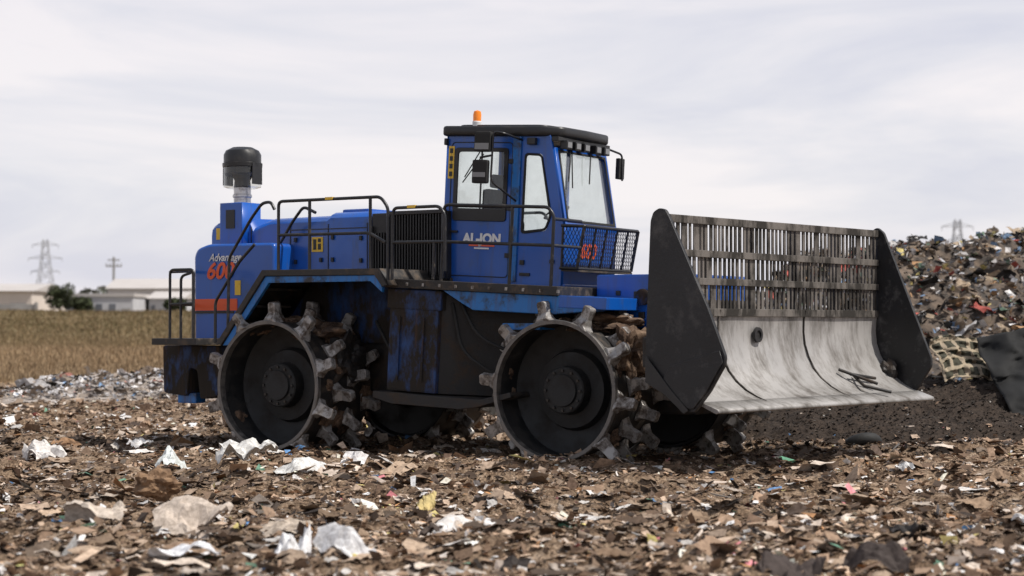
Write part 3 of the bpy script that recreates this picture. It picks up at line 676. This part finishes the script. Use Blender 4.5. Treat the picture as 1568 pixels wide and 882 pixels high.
# blanket & tarp
def cloth(name,c,sx,sz,mat,seed,yd=.5,k=44):
    u=np.linspace(-1,1,k); U,Vv=np.meshgrid(u,u)
    X=c[0]+sx*(U+.10*fbm(U+seed,Vv,1.5,3))
    Yy=c[1]+yd*Vv+.30*fbm(U*2+seed,Vv*2,1.3,4)
    Z=c[2]+sz*(Vv*.9-.25*U*U+.18*fbm(U+seed,Vv*1.3,1.4,4))
    V=np.stack([X,Yy,Z],-1).reshape(-1,3); i=(np.arange(k-1)[None]+k*np.arange(k-1)[:,None]).ravel()
    F=np.stack([i,i+1,i+1+k,i+k],1); o=np_mesh(name,V,F,mat,smooth=True)
    uvl=o.data.uv_layers.new(name='UVMap'); uvs=np.stack([U.ravel(),Vv.ravel()],1)[F.ravel()]
    uvl.data.foreach_set('uv',uvs.astype(np.float32).ravel())
    s=o.modifiers.new('s','SOLIDIFY'); s.thickness=.01; return o
m,nt,b=newmat('plaid_cloth')
tc=N(nt,'ShaderNodeTexCoord'); sp=N(nt,'ShaderNodeSeparateXYZ'); nt.links.new(tc.outputs['UV'],sp.inputs[0])
def stripes(out,fq):
    w=N(nt,'ShaderNodeMath',operation='MULTIPLY'); w.inputs[1].default_value=fq; nt.links.new(out,w.inputs[0])
    s=N(nt,'ShaderNodeMath',operation='FRACT'); nt.links.new(w.outputs[0],s.inputs[0])
    g=N(nt,'ShaderNodeMath',operation='GREATER_THAN'); g.inputs[1].default_value=.66; nt.links.new(s.outputs[0],g.inputs[0]); return g.outputs[0]
c=mixc(nt,stripes(sp.outputs['X'],2.2),(.045,.042,.026),(.30,.24,.17)); c=mixc(nt,stripes(sp.outputs['Y'],2.2),c,(.32,.26,.18))
nt.links.new(c,b.inputs['Base Color']); b.inputs['Roughness'].default_value=.95
cloth('plaid_blanket',(6.95,28.8,1.18),.40,.34,m,3.3)
cloth('black_tarp',(8.35,27.6,.92),1.2,.74,worn('tarp',(.004,.004,.004),(.010,.010,.010),.5,.7,4,.85,0,.2),8.1,1.1,60)
# half buried tyre
bm=bmesh.new(); MR,mr=.24,.075
rg=[]
for i in range(40):
    a=2*math.pi*i/40; rg.append([bm.verts.new(Matrix.Rotation(a,3,'Y')@Vector((0,mr*1.2*math.sin(t),MR+mr*math.cos(t)))) for t in [2*math.pi*k/12 for k in range(12)]])
for i in range(40):
    for k in range(12): bm.faces.new((rg[i][k],rg[(i+1)%40][k],rg[(i+1)%40][(k+1)%12],rg[i][(k+1)%12]))
bmesh.ops.recalc_face_normals(bm,faces=bm.faces)
t=bm_obj('old_tyre',bm,None,RUB,True); t.location=(4.75,25.4,.0); t.rotation_euler=(R_(58),0,R_(15)); t.scale=(.9,.9,.9)

# grass field
def grass(name,n,y0,y1,x0,x1,hr,pal):
    y=1/rng.uniform(1/y1,1/y0,n); x=rng.uniform(x0,x1,n)*y
    z=gz(x,y); h=rng.uniform(*hr,n); w=rng.uniform(.008,.022,n)*(1+y/50)
    a=rng.uniform(0,np.pi,n); lean=rng.normal(0,.2,(n,2))
    V=np.zeros((n,3,3)); dx=np.cos(a)*w; dy=np.sin(a)*w
    V[:,0]=np.stack([x-dx,y-dy,z-.03],1); V[:,1]=np.stack([x+dx,y+dy,z-.03],1); V[:,2]=np.stack([x+lean[:,0]*h,y+lean[:,1]*h,z+h],1)
    F=np.arange(n*3).reshape(-1,3); C=palette(n,pal)
    t=sm(86,122,y+14*fbm(x,y,.05,3))[:,None]; C=C*(1-t)+palette(n,[(4,(.14,.110,.05)),(4,(.21,.155,.08)),(3,(.28,.20,.11))])*t
    np_mesh(name,V.reshape(-1,3),F,CM,np.repeat(C,3,0))
grass('grass',150000,54,200,-.40,.05,(.08,.30),[(5,(.42,.31,.19)),(4,(.31,.215,.125)),(2,(.20,.14,.08))])

# ------------------------------------------------------------------ distance
BEIGE=worn('render_beige',(.62,.55,.49),(.52,.46,.41),.5,.8,.3,.9,0,0); GREYW=worn('cladding_grey',(.50,.50,.52),(.42,.42,.44),.4,.7,.2,.8,0,0)  # pale wall colours have the distance haze mixed into the albedo
ROOFM=worn('roof_pale',(.48,.45,.43),(.42,.39,.37),.4,.7,.2,.8,0,0); DGL=simple('window_glass',(.14,.15,.17),.3)  # roof colour lightened to stand in for haze
CONC=worn('concrete',(.34,.33,.32),(.25,.24,.23),.4,.7,.5,.9,0,0); PYL=simple('galvanised',(.42,.43,.46),.6)
def building(name,x0,x1,y0,y1,z0,h,wm,gable=True,win=6):
    e=empty(name)
    box(e,'walls',x0,x1,y0,y1,z0,z0+h,wm,0)
    if gable:
        rh=h*.28; ym=(y0+y1)/2
        bm=bmesh.new(); v=[bm.verts.new(p) for p in((x0-.3,y0-.4,z0+h),(x1+.3,y0-.4,z0+h),(x1+.3,ym,z0+h+rh),(x0-.3,ym,z0+h+rh),(x0-.3,y1+.4,z0+h),(x1+.3,y1+.4,z0+h))]
        bm.faces.new((v[0],v[1],v[2],v[3])); bm.faces.new((v[3],v[2],v[5],v[4])); bm.faces.new((v[0],v[3],v[4])); bm.faces.new((v[1],v[5],v[2]))
        bm_obj('roof',bm,e,ROOFM)
    else: box(e,'parapet',x0-.15,x1+.15,y0-.15,y1+.15,z0+h,z0+h+.35,ROOFM,0)
    w=(x1-x0)/win
    boxes(e,'windows',[(x0+w*(i+.25),x0+w*(i+.72),y0-.06,y0+.02,z0+h*.52,z0+h*.76) for i in range(win) if i%3!=1],DGL)
    boxes(e,'doors',[(x0+w*(i+.2),x0+w*(i+.8),y0-.08,y0+.02,z0,z0+h*.62) for i in range(win) if i%3==1],CONC)
    return e
building('warehouse',-80,-55.3,215,232,2.0,3.7,BEIGE,True,8)
building('industrial_shed',-49,-41.6,205,217,1.6,3.3,GREYW,False,5)
building('industrial_shed',-41.2,-37.4,212,222,1.6,3.2,GREYW,True,4)
building('depot_building',-52,-36,240,252,1.5,5.0,worn('clad_white',(.55,.53,.53),(.5,.48,.48),.4,.7,.2,.8,0,0),True,9)  # cladding white also carries painted-in haze
building('depot_building',-34,-8,250,262,1.0,5.2,BEIGE,True,9)
e=empty('boundary_wall')
boxes(e,'wall_panels',[(-75+i*4.05,-75+i*4.05+4,199,199.3,2.2,4.0) for i in range(6)],CONC); boxes(e,'wall_posts',[(-75.05+i*4.05-.1,-75.05+i*4.05+.15,198.9,199.4,2.2,4.2) for i in range(7)],CONC)
def pylon(name,x,y,z0,h,w):
    e=empty(name,None,Matrix.Translation((x,y,z0))); L=[]
    def hw(t): return w*(1-t)**1.3*.5+w*.09
    c=[(-1,-1),(1,-1),(1,1),(-1,1)]; nl=9
    for k in range(nl):
        t0=k/nl;t1=(k+1)/nl;a=hw(t0);b=hw(t1)
        for i in range(4):
            p,q=c[i],c[(i+1)%4]
            L.append([(p[0]*a,p[1]*a,h*t0),(p[0]*b,p[1]*b,h*t1)]); L.append([(p[0]*a,p[1]*a,h*t0),(q[0]*b,q[1]*b,h*t1)])
            L.append([(q[0]*a,q[1]*a,h*t0),(p[0]*b,p[1]*b,h*t1)])
    A=[]
    for t,l in((.66,w*.55),(.80,w*.65),(.94,w*.5)):
        for s in(-1,1): A+= [[(0,0,h*t+h*.04),(s*l,0,h*t)],[(0,0,h*t),(s*l,0,h*t)],[(s*l,0,h*t),(s*l,0,h*t-h*.035)]]
    for nm,LL in(('lattice_tower',L),('crossarms',A)):
        bm=bmesh.new()
        for p,q in LL:
            p=Vector(p);q=Vector(q);d=q-p
            bmesh.ops.create_cone(bm,cap_ends=False,segments=4,radius1=.065,radius2=.065,depth=d.length,matrix=Matrix.Translation((p+q)/2)@d.to_track_quat('Z','Y').to_matrix().to_4x4())
        bm_obj(nm,bm,e,PYL)
pylon('power_pylon',-100,400,0,20.3,5.6)
pylon('power_pylon',74,310,0,19.4,5.2)
e=empty('utility_pole',None,Matrix.Translation((-64,300,0)))
boxes(e,'pole',[(-.16,.16,-.16,.16,0,12.8)],CONC); boxes(e,'crossarm',[(-1.3,1.3,-.1,.1,11.2,11.4),(-1.0,1.0,-.1,.1,12.2,12.4)],CONC); boxes(e,'insulators',[(s-.08,s+.08,-.08,.08,11.4,11.75) for s in(-1.2,-.6,.6,1.2)],CONC)
LEAF=colmat('foliage',.8,0); BARK=worn('bark',(.08,.06,.045),(.04,.03,.02),.4,.6,3,.9,0,0)
def tree(name,x,y,z,h,rad,nl=2200,fs=.16):
    e=empty(name,None,Matrix.Translation((x,y,z)))
    bm=bmesh.new()
    def limb(p,q,r0,r1):
        d=q-p; bmesh.ops.create_cone(bm,cap_ends=True,segments=7,radius1=r0,radius2=r1,depth=d.length,matrix=Matrix.Translation((p+q)/2)@d.to_track_quat('Z','Y').to_matrix().to_4x4())
    limb(Vector((0,0,-.3)),Vector((.1,0,h*.55)),h*.035,h*.02); tips=[]
    for i in range(9):
        a=i*2.4; s=Vector((.05,0,h*(.25+.035*i))); t=s+Vector((math.cos(a)*rad*.6,math.sin(a)*rad*.6,h*random.uniform(.15,.35))); limb(s,t,h*.014,h*.005); tips.append(t)
    tips.append(Vector((0,0,h*.8))); bm_obj('trunk_and_limbs',bm,e,BARK)
    P=[];C=[]
    for t in tips:
        m=nl//len(tips); q=rng.normal(0,1,(m,3)); q/=np.linalg.norm(q,axis=1,keepdims=True); q*=rng.uniform(.3,1,(m,1))**.5*rad*random.uniform(.35,.55)
        P.append(q+np.array(t)); C.append(np.array([(.06,.072,.035)])*rng.uniform(.5,1.7,(m,1)))
    P=np.concatenate(P);C=np.concatenate(C); V,F,C=chips(P,rng.uniform(.5,1,len(P))*fs,C,1.4,(.5,1)); np_mesh('crown',V,F,LEAF,C,par=e)
tree('tree',-48.5,200,2.4,3.6,1.5)
tree('tree',-46.8,203,2.4,2.6,1.2)
tree('tree',-36.5,202,2.4,2.4,1.3)
n=9000; xx=rng.uniform(-140,60,n); yy=rng.uniform(262,275,n); hh=(1.2+1.6*np.abs(fbm(xx,yy*0,.07,3)))*rng.random(n)
V,F,C=chips(np.stack([xx,yy,gz(xx,yy)+.8+hh*1.6],1),rng.uniform(.3,.6,n),palette(n,[(3,(.16,.17,.13)),(2,(.22,.22,.19))]),1.4,(.5,1)); np_mesh('hedgerow',V,F,LEAF,C)  # far treeline, haze painted in as paler leaf colours

# ------------------------------------------------------------------ sky, sun, camera
SE,AZ=56,110
w=bpy.data.worlds.new('World'); scene.world=w; w.use_nodes=True; nt=w.node_tree; nt.nodes.clear()
out=N(nt,'ShaderNodeOutputWorld'); sky=N(nt,'ShaderNodeTexSky'); sky.sky_type='NISHITA'; sky.sun_disc=False
sky.sun_elevation=R_(SE); sky.sun_rotation=R_(AZ); sky.dust_density=2
bg=N(nt,'ShaderNodeBackground'); bg.inputs[1].default_value=.10; nt.links.new(sky.outputs[0],bg.inputs[0])
tc=N(nt,'ShaderNodeTexCoord'); sp=N(nt,'ShaderNodeSeparateXYZ'); nt.links.new(tc.outputs['Generated'],sp.inputs[0])
mp=N(nt,'ShaderNodeMapping'); mp.inputs['Scale'].default_value=(2.2,2.2,13); mp.inputs['Rotation'].default_value=(0,R_(7),0); nt.links.new(tc.outputs['Generated'],mp.inputs[0])
nz=N(nt,'ShaderNodeTexNoise'); nz.inputs['Scale'].default_value=1.5; nz.inputs['Detail'].default_value=8; nz.inputs['Roughness'].default_value=.58; nz.inputs['Distortion'].default_value=.5; nt.links.new(mp.outputs[0],nz.inputs['Vector'])
cl=ramp(nt,nz.outputs['Fac'],[(.36,(.79,.79,.87)),(.48,(.89,.875,.92)),(.62,(1.04,.985,.99))])
el=ramp(nt,sp.outputs['Z'],[(.0,(.98,.97,1.0)),(.06,(1,1,1)),(.20,(.95,.95,.97)),(.45,(.50,.54,.60))])
mu=N(nt,'ShaderNodeMix',data_type='RGBA',blend_type='MULTIPLY'); mu.inputs[0].default_value=1; nt.links.new(cl,mu.inputs[6]); nt.links.new(el,mu.inputs[7])
bg2=N(nt,'ShaderNodeBackground'); nt.links.new(mu.outputs[2],bg2.inputs[0]); bg2.inputs[1].default_value=1.0
mx=N(nt,'ShaderNodeMixShader'); mx.inputs[0].default_value=.86; nt.links.new(bg.outputs[0],mx.inputs[1]); nt.links.new(bg2.outputs[0],mx.inputs[2]); nt.links.new(mx.outputs[0],out.inputs[0])
sl=bpy.data.lights.new('sun','SUN'); sl.energy=4.7; sl.angle=R_(1.5); sl.color=(1,.95,.88)
so=bpy.data.objects.new('sun',sl); col.objects.link(so)
to=Vector((math.cos(R_(SE))*math.sin(R_(AZ)),math.cos(R_(SE))*math.cos(R_(AZ)),math.sin(R_(SE))))
so.rotation_euler=(to).to_track_quat('Z','Y').to_euler(); so.location=(0,0,30)
cam=bpy.data.cameras.new('camera'); co=bpy.data.objects.new('camera',cam); col.objects.link(co)
cam.sensor_width=36; cam.lens=36*2860/1568; co.location=(0,0,1.62); co.rotation_euler=(R_(90)+math.atan(59/2860),0,0)
cam.clip_end=6000; cam.clip_start=.1; cam.dof.use_dof=True; cam.dof.focus_distance=22.5; cam.dof.aperture_fstop=1.5
scene.camera=co
scene.view_settings.view_transform='Standard'; scene.view_settings.look='None'; scene.view_settings.exposure=0
